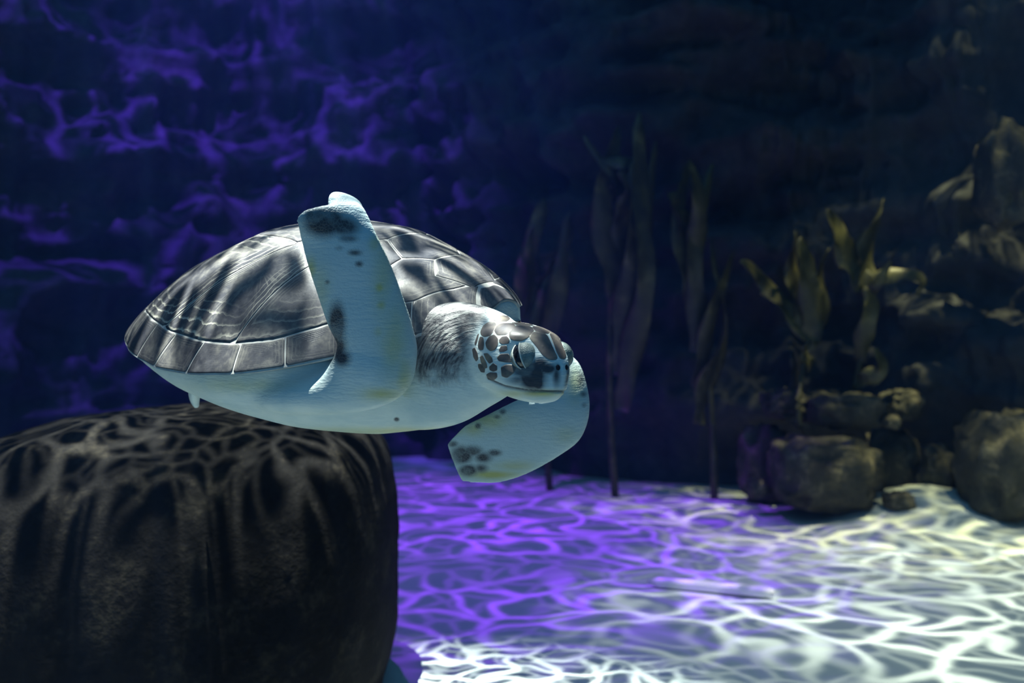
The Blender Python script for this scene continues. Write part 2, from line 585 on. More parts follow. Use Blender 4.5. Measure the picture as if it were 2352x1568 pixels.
def shell_local(s, v):
    s = np.clip(np.asarray(s, float), 0, 1); v = np.clip(np.asarray(v, float), -1, 1)
    w = np.interp(s, *_GW) * SH_W; zk = np.interp(s, *_GZ) * SH_H; zr = -SH_D * np.sin(np.pi * s) + .02 * s
    return np.stack([s - .5 + 0 * v, w * v, zr + (zk - zr) * (1 - np.abs(v) ** 2.3) ** .9], -1)


def to_world(l): return np.asarray(l) * SH_L @ SH_R.T + SH_O


def shell_pt(s, v): return to_world(shell_local(s, v))


def shell_nrm(s, v):
    e = .004
    s0, s1 = np.clip(s - e, 0, 1), np.clip(s + e, 0, 1); v0, v1 = np.clip(v - e, -.999, .999), np.clip(v + e, -.999, .999)
    n = np.cross(shell_pt(s1, v) - shell_pt(s0, v), shell_pt(s, v1) - shell_pt(s, v0))
    return n / (np.linalg.norm(n, axis=-1, keepdims=True) + 1e-12)


HEAD_L = .150
HEAD_R = rot(math.radians(-51.2), math.radians(-9.5), math.radians(-2.7))
HEAD_O = P(1141.6, 811.2, 1.455)


def head_w(l): return np.asarray(l) * HEAD_L @ HEAD_R.T + HEAD_O


def head_l(w): return (np.asarray(w) - HEAD_O) @ HEAD_R / HEAD_L


# ---- closed pieces that are fused into one continuous body
pieces = []
# trunk with plastron, in shell coordinates
rings = []
ss = np.linspace(.05, 1.0, 40)
db = np.interp(ss, [.05, .12, .2, .3, .45, .6, .75, .85, .93, 1.0], [.030, .060, .096, .138, .186, .222, .236, .226, .192, .140])
for s, d in zip(ss, db):
    w = np.interp(s, *_GW) * SH_W * .93; zk = np.interp(s, *_GZ) * SH_H; zr = -SH_D * math.sin(math.pi * s) + .02 * s
    a = np.linspace(0, 2 * math.pi, 48, endpoint=False); r = []
    for t in a:
        c, sn = math.cos(t), math.sin(t)
        y = w * math.copysign(abs(c) ** (2 / 2.3), c)
        z = zr + ((zk - zr) * .80 * max(0, 1 - abs(y / w) ** 2.3) ** .9 if sn > 0 else -(d + zr) * abs(sn) ** (2 / 2.2))
        r.append((s - .5, y, z))
    rings.append(to_world(np.array(r)))
pieces.append(grid_loft(rings))
# neck and throat (rows: cx, cy, Y, half width px, half height px)
st = catmull(np.array([(860, 850, 1.62, 150, 118), (965, 852, 1.545, 135, 136), (1045, 834, 1.505, 108, 142), (1105, 822, 1.475, 84, 122),
                       (1150, 818, 1.45, 72, 100), (1175, 818, 1.43, 60, 80)], float), 30)
rings = []
for r in st:
    c = P(r[0], r[1], r[2]); kk = r[2] / FPX
    ax = np.array([.80, -.60, 0]); side = np.array([.62, .78, 0])
    a = np.linspace(0, 2 * math.pi, 40, endpoint=False); q = []
    for t in a:
        cx, sn = math.cos(t), math.sin(t)
        q.append(c + side * r[3] * kk * 1.05 * cx + np.array([0, 0, 1.]) * r[4] * kk * sn)
    rings.append(np.array(q))
pieces.append(grid_loft(rings))
# head
hs = catmull(np.array([(-.12, .29, .26, -.30), (0, .335, .30, -.325), (.15, .37, .335, -.345), (.35, .38, .35, -.355), (.55, .345, .335, -.36), (.70, .285, .285, -.355),
                       (.82, .215, .215, -.33), (.90, .155, .155, -.295), (.955, .10, .10, -.25), (.985, .05, .04, -.21), (.995, .02, -.03, -.17)], float), 60)
rings = []
for r in hs:
    a = np.linspace(0, 2 * math.pi, 48, endpoint=False); q = []
    for t in a:
        cx, sn = math.cos(t), math.sin(t)
        y = r[1] * math.copysign(abs(cx) ** (2 / 2.35), cx)
        z = (r[2] + r[3]) / 2 + (r[2] - r[3]) / 2 * math.copysign(abs(sn) ** (2 / 2.35), sn)
        q.append((r[0], y, z))
    rings.append(head_w(np.array(q)))
pieces.append(grid_loft(rings))
# right front flipper: upper arm forward, blade folded up and back
RF = [(610, 890, 1.68, 8, 26, 0, .050), (650, 892, 1.575, 10, 40, 0, .066), (705, 896, 1.51, 12, 50, .0, .074), (785, 889, 1.463, 20, 54, .0, .064), (852, 852, 1.415, 76, 52, .0, .044), (866, 800, 1.40, 92, 20, .0, .034),
      (850, 745, 1.385, 97, 2, .0, .026), (821, 660, 1.368, 95, -6, .0, .020), (799, 600, 1.355, 92, -8, .0, .017), (780, 550, 1.345, 86, -10, .0, .014),
      (766, 508, 1.338, 80, -14, .01, .011), (757, 484, 1.335, 74, -16, .015, .008), (750, 470, 1.335, 50, -12, .015, .004)]
pieces.append(blade_loft(RF, 60, 32, 2.2))
RT = [(800, 520, 1.350, 40, 14, .0, .012), (797, 490, 1.352, 46, 20, .0, .014), (794, 468, 1.362, 40, 16, .01, .013), (792, 458, 1.380, 32, 12, .01, .008), (794, 456, 1.392, 20, 10, .01, .003)]
pieces.append(blade_loft(RT, 24, 24, 2.2))
# left front flipper, behind the head, folded down and back
LF = [(1120, 800, 1.76, 20, 60, 0, .05), (1215, 815, 1.70, 25, 58, .0, .045), (1275, 850, 1.65, 48, -22, .0, .036), (1297, 912, 1.622, 54, 12, .012, .028), (1275, 955, 1.612, 60, 46, .022, .022), (1225, 988, 1.606, 58, 58, .028, .017),
      (1160, 1022, 1.605, 48, 66, .028, .013), (1105, 1042, 1.605, 38, 66, .026, .010), (1065, 1054, 1.606, 26, 54, .02, .007), (1040, 1062, 1.608, 20, 45, .015, .004)]
pieces.append(blade_loft(LF, 60, 32, 2.2))
# hind flippers and tail
RH = [(520, 830, 1.74, 4, 10, .05, .030), (472, 850, 1.76, 3, 4, .055, .022), (450, 888, 1.765, 2, 2, .05, .0125), (447, 915, 1.765, 2, 2, .035, .009), (452, 936, 1.765, 1, 1, .014, .004)]
pieces.append(blade_loft(RH, 30, 24, 2.2))
LH = [(560, 820, 1.98, 4, 10, .05, .030), (505, 832, 2.04, 3, 6, .055, .020), (470, 842, 2.10, 2, 8, .045, .010), (450, 846, 2.15, 2, 8, .02, .004)]
pieces.append(blade_loft(LH, 30, 24, 2.2))
TL = [(480, 815, 1.90, 6, 26, .0, .02), (410, 812, 1.93, 4, 16, .0, .012), (372, 806, 1.95, 2, 6, .0, .004)]
pieces.append(blade_loft(TL, 16, 16))

vs, fs, off = [], [], 0
for v, f in pieces:
    me = make_mesh('tmp', v, f)
    fs += [tuple(i + off for i in p.vertices) for p in me.polygons]
    vs.append(np.array([x.co[:] for x in me.vertices])); off += len(v)
    bpy.data.meshes.remove(me)
tmp = bpy.data.meshes.new('tmp'); tmp.from_pydata(np.vstack(vs).tolist(), [], fs); tmp.update()
to = bpy.data.objects.new('tmp', tmp); C.objects.link(to)
md = to.modifiers.new('r', 'REMESH'); md.mode = 'VOXEL'; md.voxel_size = .0026
dg = bpy.context.evaluated_depsgraph_get()
ev = to.evaluated_get(dg).to_mesh()
BV = np.empty(len(ev.vertices) * 3); ev.vertices.foreach_get('co', BV); BV = BV.reshape(-1, 3)
BE = np.empty(len(ev.edges) * 2, dtype=np.int64); ev.edges.foreach_get('vertices', BE); BE = BE.reshape(-1, 2)
BF = [tuple(p.vertices) for p in ev.polygons]
to.evaluated_get(dg).to_mesh_clear()
bpy.data.objects.remove(to); bpy.data.meshes.remove(tmp)

deg = np.bincount(BE.ravel(), minlength=len(BV)).astype(float)


def laplace(V, w, it):
    for _ in range(it):
        acc = np.zeros_like(V)
        for k in range(3):
            acc[:, k] = np.bincount(BE[:, 0], V[BE[:, 1], k], len(V)) + np.bincount(BE[:, 1], V[BE[:, 0], k], len(V))
        V = V + w[:, None] * (acc / deg[:, None] - V)
    return V


wgt = np.full(len(BV), .5)
BV = laplace(BV, wgt, 3)
# soft flesh where limbs, neck and trunk meet
soft = np.zeros(len(BV))
for (px_, py_, yy, rad) in [(620, 890, 1.53, .09), (690, 890, 1.48, .07), (960, 850, 1.58, .10), (1050, 900, 1.53, .09), (1000, 960, 1.55, .08), (1130, 900, 1.47, .055), (1130, 830, 1.44, .05), (1110, 740, 1.50, .05),
                           (1150, 740, 1.52, .04), (640, 900, 1.58, .09), (790, 478, 1.35, .02), (1200, 820, 1.70, .08), (780, 830, 1.44, .03)]:
    d = np.linalg.norm(BV - P(px_, py_, yy), axis=1)
    soft = np.maximum(soft, np.exp(-(d / rad) ** 2))
BV = laplace(BV, .6 * soft, 60)

HL = head_l(BV)
is_head = (HL[:, 0] > -.02) & (HL[:, 0] < 1.1) & (np.abs(HL[:, 1]) < .5) & (HL[:, 2] > -.5) & (HL[:, 2] < .5)
hx, hy, hz = HL.T
ay = np.abs(hy)
# mouth: groove along the side, beak edge standing proud of the lower jaw
zm = np.interp(hx, [.30, .40, .55, .75, .95, 1.0], [-.185, -.205, -.225, -.215, -.185, -.175])
on = is_head * sstep(.26, .36, hx)
groove = np.exp(-((hz - zm) / .014) ** 2) * on
under = sstep(0, .05, zm - hz) * on * sstep(.45, .8, hx)
NRM = np.zeros_like(BV)
tri = np.array([(f[0], f[1], f[2]) for f in BF])
fn = np.cross(BV[tri[:, 1]] - BV[tri[:, 0]], BV[tri[:, 2]] - BV[tri[:, 0]])
for f_i in range(4):
    idx = np.array([f[f_i] if len(f) > f_i else f[0] for f in BF])
    for k in range(3): NRM[:, k] += np.bincount(idx, fn[:, k], len(BV))
NRM /= np.linalg.norm(NRM, axis=1)[:, None] + 1e-12
EYE_L = np.array([.645, -.262, .085])
eyed = np.sqrt(((hx - EYE_L[0]) / .12) ** 2 + ((hz - EYE_L[2]) / .15) ** 2)
sock = np.exp(-eyed ** 2) * is_head * (ay > .12)
brow = np.exp(-(((hx - .58) / .14) ** 2 + ((hz - .235) / .06) ** 2)) * is_head * (ay > .12)
nost = np.exp(-(((hx - .97) / .05) ** 2 + ((ay - .05) / .022) ** 2 + ((hz - .045) / .022) ** 2)) * is_head
BV = BV - NRM * (groove * .0026 + under * .0022 + sock * .006 - brow * .004 + nost * .004)[:, None]
# neck folds running from the shell edge to the head
npx = proj(BV)
nz = BV[:, 2]
in_neck = sstep(915, 950, npx[:, 0]) * sstep(1160, 1105, npx[:, 0]) * (1 - (npx[:, 0] < 962) * (BV[:, 1] < 1.435)) * (BV[:, 1] < 1.72) * sstep(.10, -.10, hx)
zline = P(0, 862, 1.55)[2]
dors = in_neck * sstep(zline - .022, zline + .028, nz + .022 * fbm(BV * 70, 3) + .012 * fbm(BV * 25 + 4, 2))

# ---- pigment of the skin (its own markings, plus painted shade on face and mouth line), 0 pale .. 1 dark, and a yellowish mask
tone = np.zeros(len(BV)); yel = np.zeros(len(BV))

mv = BV.copy()
ml = HL.copy(); ml[:, 1] = -np.abs(ml[:, 1])
mv[is_head] = head_w(ml)[is_head]
mp = proj(mv)


def blob(x, y, rx, ry, s, Y0, Y1, arr, ang=0):
    dx, dy = mp[:, 0] - x, mp[:, 1] - y
    c, sn = math.cos(ang), math.sin(ang)
    u = (dx * c + dy * sn) / rx; w = (-dx * sn + dy * c) / ry
    m = 1.25 * s * np.exp(-(u * u + w * w)) * (BV[:, 1] > Y0) * (BV[:, 1] < Y1)
    return np.maximum(arr, m)


R0, R1 = 1.28, 1.462
for b in [(745, 508, 50, 34, 1.0), (790, 520, 38, 26, .75), (715, 500, 22, 30, .7), (800, 548, 24, 9, .7), (815, 580, 18, 8, .65), (825, 606, 11, 8, .6), (778, 570, 12, 7, .4), (752, 648, 7, 6, .5),
          (774, 745, 20, 48, .95), (770, 795, 24, 38, .95), (785, 822, 22, 22, .7), (790, 545, 12, 8, .6)]:
    tone = blob(*b, R0, R1, tone)
for b in [(872, 660, 12, 14, .8), (876, 700, 12, 12, .8), (870, 762, 12, 14, .5), (860, 560, 14, 18, .6), (716, 615, 12, 26, .8), (905, 790, 34, 110, .5), (880, 640, 26, 110, .4), (880, 905, 50, 16, .7), (925, 860, 22, 50, .6), (735, 660, 22, 60, .35)]:
    yel = blob(*b, R0, R1, yel)
L0, L1_ = 1.54, 1.66
for b in [(1060, 1045, 26, 20, .95), (1085, 1035, 24, 13, .8), (1110, 1050, 22, 14, .7), (1135, 1040, 18, 9, .7), (1075, 1080, 22, 14, .9), (1105, 1075, 18, 12, .6), (1040, 1020, 14, 9, .6), (1098, 978, 7, 7, .85), (1155, 945, 8, 7, .75), (1142, 957, 10, 6, .5), (1335, 870, 12, 26, .55), (1340, 905, 10, 8, .5), (1342, 930, 8, 7, .4)]:
    tone = blob(*b, L0, L1_, tone)
for b in [(1120, 965, 60, 22, .6), (1090, 985, 26, 16, .7), (1130, 1090, 60, 10, .9), (1320, 880, 20, 40, .6), (1180, 1070, 50, 12, .5), (1300, 1000, 30, 20, .3)]:
    yel = blob(*b, L0, L1_, yel)
tone = blob(911, 963, 6, 5, .9, 1.3, 1.7, tone)
for b in [(1222, 862, 32, 36, 1.0), (1205, 848, 36, 18, 1.0), (1236, 880, 16, 20, .8), (1258, 846, 24, 15, .8), (1190, 872, 30, 15, .5), (1278, 862, 11, 30, .6), (1240, 835, 26, 18, .7)]:  # dark snout marking, deepened with painted shade from the brow
    tone = blob(*b[:5], 1.2, 1.6, tone) if True else tone
tone = np.maximum(tone, groove * .75)  # shade inside the mouth groove, darkened in the colour
for b in [(1240, 905, 45, 9, .9), (1180, 905, 40, 10, .5), (560, 885, 120, 18, .4), (900, 990, 200, 10, .7)]:
    yel = blob(*b, 1.2, 1.75, yel)
# upper sides of the flippers are dark scaled
up = NRM @ np.array([.15, .85, .35])
fl = ((npx[:, 0] < 960) & (npx[:, 1] < 800) & (BV[:, 1] < 1.47)).astype(float)
tone = np.maximum(tone, fl * sstep(.25, .6, up) * .8)
fl2 = ((npx[:, 0] > 1180) & (BV[:, 1] > 1.56)).astype(float)
tone = np.maximum(tone, fl2 * sstep(.35, .7, up) * .8)
# neck streak coordinates: w distance from the axis of the bent neck, u around it
ac = P(1098, 862, 1.5)
nw = np.hypot(BV[:, 0] - ac[0], BV[:, 2] - ac[2]); nu = np.arctan2(BV[:, 2] - ac[2], BV[:, 0] - ac[0])


def mat_skin():
    m = NT('turtle_skin'); c = m.coord()
    tone_, yel_, dors_, nu_, nw_ = (m.attr(a) for a in ('tone', 'yel', 'dors', 'nu', 'nw'))
    fine = m.noise(c, 90, 3); mid = m.noise(c, 22, 3)
    pale = m.mix(m.rng(mid, .35, .65, 0, 1), (.52, .65, .66), (.64, .74, .72))
    pale = m.mix(m.math('MULTIPLY', m.attr('flip'), .7), pale, (.42, .56, .60))  # flippers mixed darker: their shade beside the sand-lit belly, put into the colour
    pale = m.mix(m.math('MULTIPLY', yel_, m.rng(mid, .3, .6, .6, 1)), pale, (.46, .47, .17))
    cells = m.voro(c, 230); crack = m.math('MULTIPLY', m.rng(cells, 0, .10, .5, 0), m.attr('flip'))
    dark = m.mix(crack, m.mix(fine, (.022, .028, .040), (.060, .064, .072)), (.20, .21, .20))
    # streaks of the neck
    cmb = m.n('ShaderNodeCombineXYZ'); m.L.new(m.math('MULTIPLY', nu_, 2.6), cmb.inputs[0]); m.L.new(m.math('MULTIPLY', nw_, 150), cmb.inputs[1])
    warp = m.n('ShaderNodeVectorMath', operation='ADD'); m.L.new(cmb.outputs[0], warp.inputs[0])
    wn = m.n('ShaderNodeTexNoise'); m.L.new(c, wn.inputs['Vector']); wn.inputs['Scale'].default_value = 30
    m.L.new(wn.outputs['Color'], warp.inputs[1])
    st = m.noise(warp.outputs[0], 1.6, 4, .6)
    streak = m.ramp(st, [(.37, (.040, .042, .050)), (.47, (.12, .12, .125)), (.64, (.32, .33, .31))])
    fac = m.math('MULTIPLY', m.rng(tone_, .15, .75, 0, 1), m.rng(mid, .3, .55, .55, 1))
    col = m.mix(fac, pale, dark)
    col = m.mix(dors_, col, streak)
    lines = m.noise(m.coord(scale=(1, 1, 3.5)), 60, 2)
    h = m.math('ADD', m.math('MULTIPLY', m.math('MULTIPLY', m.rng(cells, 0, .2, 0, 1), m.math('MULTIPLY', m.rng(tone_, 0, .5, .10, .5), m.attr('flip'))), .6), m.math('MULTIPLY', lines, .9))
    h = m.math('ADD', h, m.math('MULTIPLY', m.math('MULTIPLY', st, dors_), 3.5))
    m.bump(h, .45, .0035)
    return m.done(col, .5, .35)


M_SKIN = mat_skin()
turtle = empty('sea_turtle', tuple(to_world((0, 0, -.2))), 'sea turtle swimming over the dark boulder with one front flipper raised', 'turtle')
T0 = np.array(turtle.location)
bme = bpy.data.meshes.new('body')
bme.from_pydata((BV - T0).tolist(), [], BF); bme.update()
bme.polygons.foreach_set('use_smooth', [True] * len(bme.polygons))
flip = np.maximum((BV[:, 1] < 1.44) * (npx[:, 0] < 962) * sstep(900, 780, npx[:, 1]), (npx[:, 0] > 1000) * (BV[:, 1] > 1.56) * 1.0)
for nm, arr in (('flip', flip), ('tone', tone), ('yel', yel), ('dors', dors), ('nu', nu), ('nw', nw)):
    at = bme.attributes.new(nm, 'FLOAT', 'POINT'); at.data.foreach_set('value', np.asarray(arr, np.float32))
body = obj('body', bme, M_SKIN, turtle)
bvh = BVHTree.FromPolygons([Vector(v) for v in BV], BF)


# ---- shell
def mat_seam():
    m = NT('shell_seam'); c = m.coord(); n = m.noise(c, 45, 4)
    return m.done(m.ramp(n, [(.3, (.36, .36, .34)), (.7, (.62, .62, .57))]), .5, .4)


def mat_scute():
    m = NT('scute'); c = m.coord()
    t = m.attr('ring'); ang = m.attr('ang'); sd = m.attr('seed')
    n = m.noise(c, 14, 5, .6); f = m.noise(c, 90, 3)
    base = m.ramp(m.math('ADD', m.math('MULTIPLY', n, .7), m.math('MULTIPLY', f, .3)), [(.34, (.026, .028, .038)), (.5, (.070, .070, .078)), (.68, (.20, .19, .17))])
    # growth rings near the edge, rays from the centre
    w = m.math('ADD', m.math('MULTIPLY', t, 7.0), m.math('MULTIPLY', n, 2.4))
    rg = m.math('FRACT', w)
    line = m.math('MULTIPLY', m.math('MULTIPLY', m.rng(rg, .72, .93, 0, 1), m.rng(t, .40, .80, 0, 1)), m.attr('rings'))
    cmb = m.n('ShaderNodeCombineXYZ'); m.L.new(m.math('MULTIPLY', ang, 11), cmb.inputs[0]); m.L.new(m.math('MULTIPLY', t, 1.2), cmb.inputs[1]); m.L.new(sd, cmb.inputs[2])
    ray = m.rng(m.noise(cmb.outputs[0], 1.5, 3), .52, .70, 0, 1)
    patch = m.rng(m.noise(c, 7, 2), .38, .55, .1, 1)
    k = m.math('MULTIPLY', m.math('MAXIMUM', m.math('MULTIPLY', line, .9), m.math('MULTIPLY', m.math('MULTIPLY', m.math('MULTIPLY', ray, m.attr('rings')), m.rng(t, .15, .5, 0, 1)), .30)), patch)
    col = m.mix(k, base, (.50, .48, .40))
    m.bump(m.math('ADD', m.math('MULTIPLY', m.math('MULTIPLY', rg, .4), m.attr('rings')), n), .35, .003)
    return m.done(col, .38, .5)


def mat_scale():
    m = NT('head_scale'); c = m.coord(); t = m.attr('ring')
    n = m.noise(c, 40, 4)
    base = m.ramp(n, [(.3, (.040, .038, .045)), (.55, (.105, .092, .085)), (.75, (.22, .19, .145))])
    col = m.mix(m.rng(t, .90, 1.0, 0, .35), base, (.42, .40, .33))
    return m.done(col, .4, .45)


M_SEAM, M_SCUTE, M_SCALE = mat_seam(), mat_scute(), mat_scale()
ns, nv = 90, 81
sg = np.linspace(0, 1, ns)[:, None]; vg = np.sin(np.linspace(-1, 1, nv) * math.pi / 2)[None, :]
top = shell_pt(sg + 0 * vg, vg + 0 * sg)
loc = shell_local(sg + 0 * vg, vg + 0 * sg)
inn = loc.copy(); inn[..., 0] = (inn[..., 0]) * .965; inn[..., 1] *= .93; inn[..., 2] = inn[..., 2] * .88 - .010
bot = to_world(inn)
v = np.vstack([top.reshape(-1, 3), bot.reshape(-1, 3)]); nn = ns * nv; f = []
for i in range(ns - 1):
    for j in range(nv - 1):
        q = (i * nv + j, (i + 1) * nv + j, (i + 1) * nv + j + 1, i * nv + j + 1)
        f.append(q); f.append(tuple(nn + a for a in q[::-1]))
for i in range(ns - 1):
    for j in (0, nv - 1): f.append((i * nv + j, (i + 1) * nv + j, nn + (i + 1) * nv + j, nn + i * nv + j))
for j in range(nv - 1):
    for i in (0, ns - 1): f.append((i * nv + j, i * nv + j + 1, nn + i * nv + j + 1, nn + i * nv + j))
shell = child('carapace', v, f, M_SEAM, turtle)
shell['label'] = 'domed carapace of dark scutes with pale seams'


def resample(poly, n):
    p = np.vstack([poly, poly[:1]]); d = np.r_[0, np.cumsum(np.linalg.norm(np.diff(p, axis=0), axis=1))]
    u = np.linspace(0, d[-1], n, endpoint=False)
    return np.stack([np.interp(u, d, p[:, k]) for k in range(p.shape[1])], -1)


def plate(name, poly, mapper, parent, mat, height, gap, n=40, label=None, grow=1.0, round_=1, rings_=.25):
    """raised plate: star-shaped fan of rings over a surface; mapper(pts2d)->(point, normal)"""
    poly = np.asarray(poly, float)
    pl = resample(poly, n)
    pl = pl.mean(0) + (pl - pl.mean(0)) * grow
    for _ in range(round_): pl = .25 * np.roll(pl, 1, 0) + .5 * pl + .25 * np.roll(pl, -1, 0)
    c = pl.mean(0)
    p3, _ = mapper(pl); c3, cn = mapper(c[None])
    r3 = np.linalg.norm(p3 - c3[0], axis=1)
    lim = np.clip(1 - gap / np.maximum(r3, 1e-4), .3, 1)
    levels = [(1.0, -.6), (1.0, .35), (.965, .9), (.88, 1.0), (.74, 1.0), (.58, 1.02), (.42, 1.04), (.26, 1.06), (.12, 1.07)]
    V, R_, A_ = [], [], []
    for t, h in levels:
        q = c + (pl - c) * (lim * t)[:, None]
        a, nr = mapper(q)
        V.append(a + nr * height * h); R_ += [t] * n; A_ += list(np.linspace(0, 2 * math.pi, n, endpoint=False))
    V = np.vstack(V + [c3 + cn * height * 1.08]); R_.append(0); A_.append(0)
    F_ = []
    for i in range(len(levels) - 1):
        for j in range(n):
            F_.append((i * n + j, i * n + (j + 1) % n, (i + 1) * n + (j + 1) % n, (i + 1) * n + j))
    L_ = (len(levels) - 1) * n; e = len(V) - 1
    for j in range(n): F_.append((L_ + j, L_ + (j + 1) % n, e))
    o = child(name, V, F_, mat, parent)
    sd = random.uniform(0, 50)
    for nm, arr in (('ring', R_), ('ang', A_), ('seed', [sd] * len(V)), ('rings', [rings_] * len(V))):
        at = o.data.attributes.new(nm, 'FLOAT', 'POINT'); at.data.foreach_set('value', np.asarray(arr, np.float32))
    if label: o['label'] = label
    return o


def shell_map(q):
    s, v = q[:, 0], np.clip(q[:, 1], -1, 1)
    p = shell_pt(s, v); n = shell_nrm(s, v)
    n = np.where((n @ SH_R[:, 2])[:, None] < 0, -n, n)
    return p, n


ringp = np.array([(.055, 0), (.09, .42), (.15, .70), (.25, .82), (.36, .875), (.47, .91), (.58, .925), (.68, .92), (.76, .89), (.84, .83), (.90, .73), (.935, .5), (.955, .22), (.96, 0)])


def ring_between(a, b):
    """points of the inner marginal ring between two values of its own parameter (index)"""
    u = np.linspace(a, b, 9); return np.stack([np.interp(u, range(len(ringp)), ringp[:, k]) for k in (0, 1)], -1)


# vertebral row: (front s, rear s), side corners
vs_ = [.955, .87, .775, .67, .42, .06]
hw_ = [.30, .20, .24, .26, .24, .10]
cor = [(.90, .42), (.83, .37), (.715, .50), (.62, .46), (.25, .46)]
for k in range(5):
    a, b = vs_[k], vs_[k + 1]
    pr = [(a, hw_[k]), cor[k], (b, hw_[k + 1])]
    plate('scute', pr + [(s, -w) for s, w in pr[::-1]], shell_map, shell, M_SCUTE, .0008, .0015, 60, round_=0)
# costal rows: medial corners and lateral ends on the ring (index of ring parameter)
lat = [11.4, 8.55, 6.0, 3.75, 1.35]
for sgn in (-1, 1):
    med = [[(.955, .30), cor[0], (.87, .20), cor[1]], [cor[1], (.775, .24), cor[2]], [cor[2], (.67, .26), cor[3]], [cor[3], (.42, .24), cor[4]]]
    med[0] = [(.945, .33), cor[0], (.87, .20), cor[1]]
    for k in range(4):
        r = ring_between(lat[k + 1], lat[k])
        pl = [tuple(x) for x in med[k]] + [tuple(x) for x in r]
        plate('scute', [(s, sgn * w) for s, w in pl], shell_map, shell, M_SCUTE, .0008, .0015, 72, round_=0, rings_=1.0 if k > 1 else .35)
    # marginals
    cut_in = [0.0, 1.0, 1.8, 2.6, 3.4, 4.3, 5.25, 6.2, 7.2, 8.4, 9.9, 12.2]
    so = [.0, .03, .08, .155, .245, .345, .465, .595, .71, .81, .915, .992]
    for k in range(11):
        inner = ring_between(cut_in[k], cut_in[k + 1])
        u = np.linspace(so[k + 1], so[k], 9)
        outer = np.stack([u, np.full(9, .998)], -1)
        pl = [tuple(x) for x in inner] + [tuple(x) for x in outer]
        plate('scute', [(s, sgn * w) for s, w in pl], shell_map, shell, M_SCUTE, .0008, .0014, 48, round_=0)
# nuchal plate at the neck
plate('scute', [(.960, -.20), (.963, 0), (.960, .20), (.994, .93), (.999, .6), (.999, -.6), (.994, -.93)], shell_map, shell, M_SCUTE, .0008, .0014, 40, round_=0)


# ---- head plates (outlines follow the markings of the head)
def ray_map(q):
    p, n = [], []
    o = Vector((0, 0, CAM_H)); cx, cy = q.mean(0)
    for x, y in q:
        for _ in range(14):
            d = Vector(P(x, y, 1.0) - np.array([0, 0, CAM_H])).normalized()
            h, nr, _, _ = bvh.ray_cast(o, d)
            if h is not None and h.y < 1.52 and abs(nr.dot(d)) > .12: break
            x, y = cx + (x - cx) * .94, cy + (y - cy) * .94
        if h is None: h, nr, _, _ = bvh.find_nearest(o + d * 1.42)
        p.append(h[:]); n.append(nr[:])
    return np.array(p), np.array(n)


def mirror_map(q):
    p, n = ray_map(q)
    l = head_l(p); l[:, 1] *= -1
    w = head_w(l); pp, nn_ = [], []
    for x in w:
        h, nr, _, _ = bvh.find_nearest(Vector(x)); pp.append(h[:]); nn_.append(nr[:])
    return np.array(pp), np.array(nn_)


def crop(l): return [(1040 + x / 5.6, 680 + y / 5.6) for x, y in l]


SC = [
    [(520, 310), (560, 265), (640, 245), (730, 255), (740, 290), (700, 325), (600, 335)],
    [(365, 450), (400, 380), (460, 340), (540, 345), (555, 375), (520, 450), (480, 500), (410, 515), (370, 490)],
    [(545, 440), (580, 375), (640, 355), (760, 355), (795, 385), (740, 450), (680, 490), (580, 495)],
    [(740, 490), (760, 430), (820, 385), (960, 385), (1035, 425), (1020, 460), (960, 530), (880, 570), (780, 560), (745, 530)],
    [(760, 330), (800, 295), (920, 285), (1060, 330), (1110, 360), (1090, 380), (960, 375), (830, 370)],
    [(1030, 395), (1110, 385), (1170, 400), (1240, 445), (1225, 480), (1130, 470), (1050, 440)],
    [(1000, 520), (1040, 475), (1130, 480), (1210, 510), (1250, 600), (1290, 690), (1335, 780), (1300, 805), (1230, 800), (1150, 740), (1080, 640), (1010, 560)],
    [(1250, 490), (1300, 480), (1400, 540), (1445, 600), (1455, 700), (1440, 790), (1380, 790), (1340, 720), (1300, 610)],
    [(430, 600), (470, 530), (530, 505), (575, 545), (572, 620), (540, 680), (490, 695), (445, 660)],
    [(335, 590), (355, 530), (390, 540), (400, 610), (390, 680), (350, 685), (330, 650)],
    [(605, 560), (640, 525), (700, 520), (722, 560), (715, 605), (640, 612), (605, 590)],
    [(600, 690), (625, 645), (690, 640), (697, 690), (660, 710), (610, 712)],
    [(255, 690), (285, 670), (315, 730), (325, 800), (300, 830), (270, 780)],
    [(405, 745), (450, 740), (500, 790), (510, 840), (470, 860), (430, 810)],
    [(355, 790), (385, 770), (430, 860), (440, 910), (410, 920), (370, 860)],
    [(330, 880), (360, 870), (410, 930), (405, 975), (365, 970), (335, 920)],
    [(475, 910), (520, 868), (565, 895), (565, 950), (520, 965), (480, 945)],
    [(440, 1010), (480, 985), (560, 990), (565, 1040), (520, 1080), (460, 1065)],
    [(580, 790), (620, 750), (710, 745), (745, 800), (745, 845), (680, 845), (600, 830)],
    [(630, 920), (680, 890), (760, 890), (800, 930), (780, 980), (700, 1040), (640, 1020)],
    [(285, 600), (318, 500), (338, 490), (312, 590), (292, 630)],
]
for i, s in enumerate(SC):
    gr = 1.0 if i == 0 else (1.14 if i < 8 else 1.18)
    plate('head_scale', crop(s), ray_map, body, M_SCALE, .0005, .0, 36, grow=gr)
    if i not in (0, 4, 5, 6, 7):
        plate('head_scale', crop(s), mirror_map, body, M_SCALE, .0005, .0, 36, grow=gr)

# ---- eyes, lids, nostrils
M_EYE = NT('eye').done((.006, .007, .012), .12, .5)
M_RIM = NT('eyelid_rim').done((.62, .64, .58), .4, .4)
M_NOST = NT('nostril').done((.01, .012, .02), .6, .2)


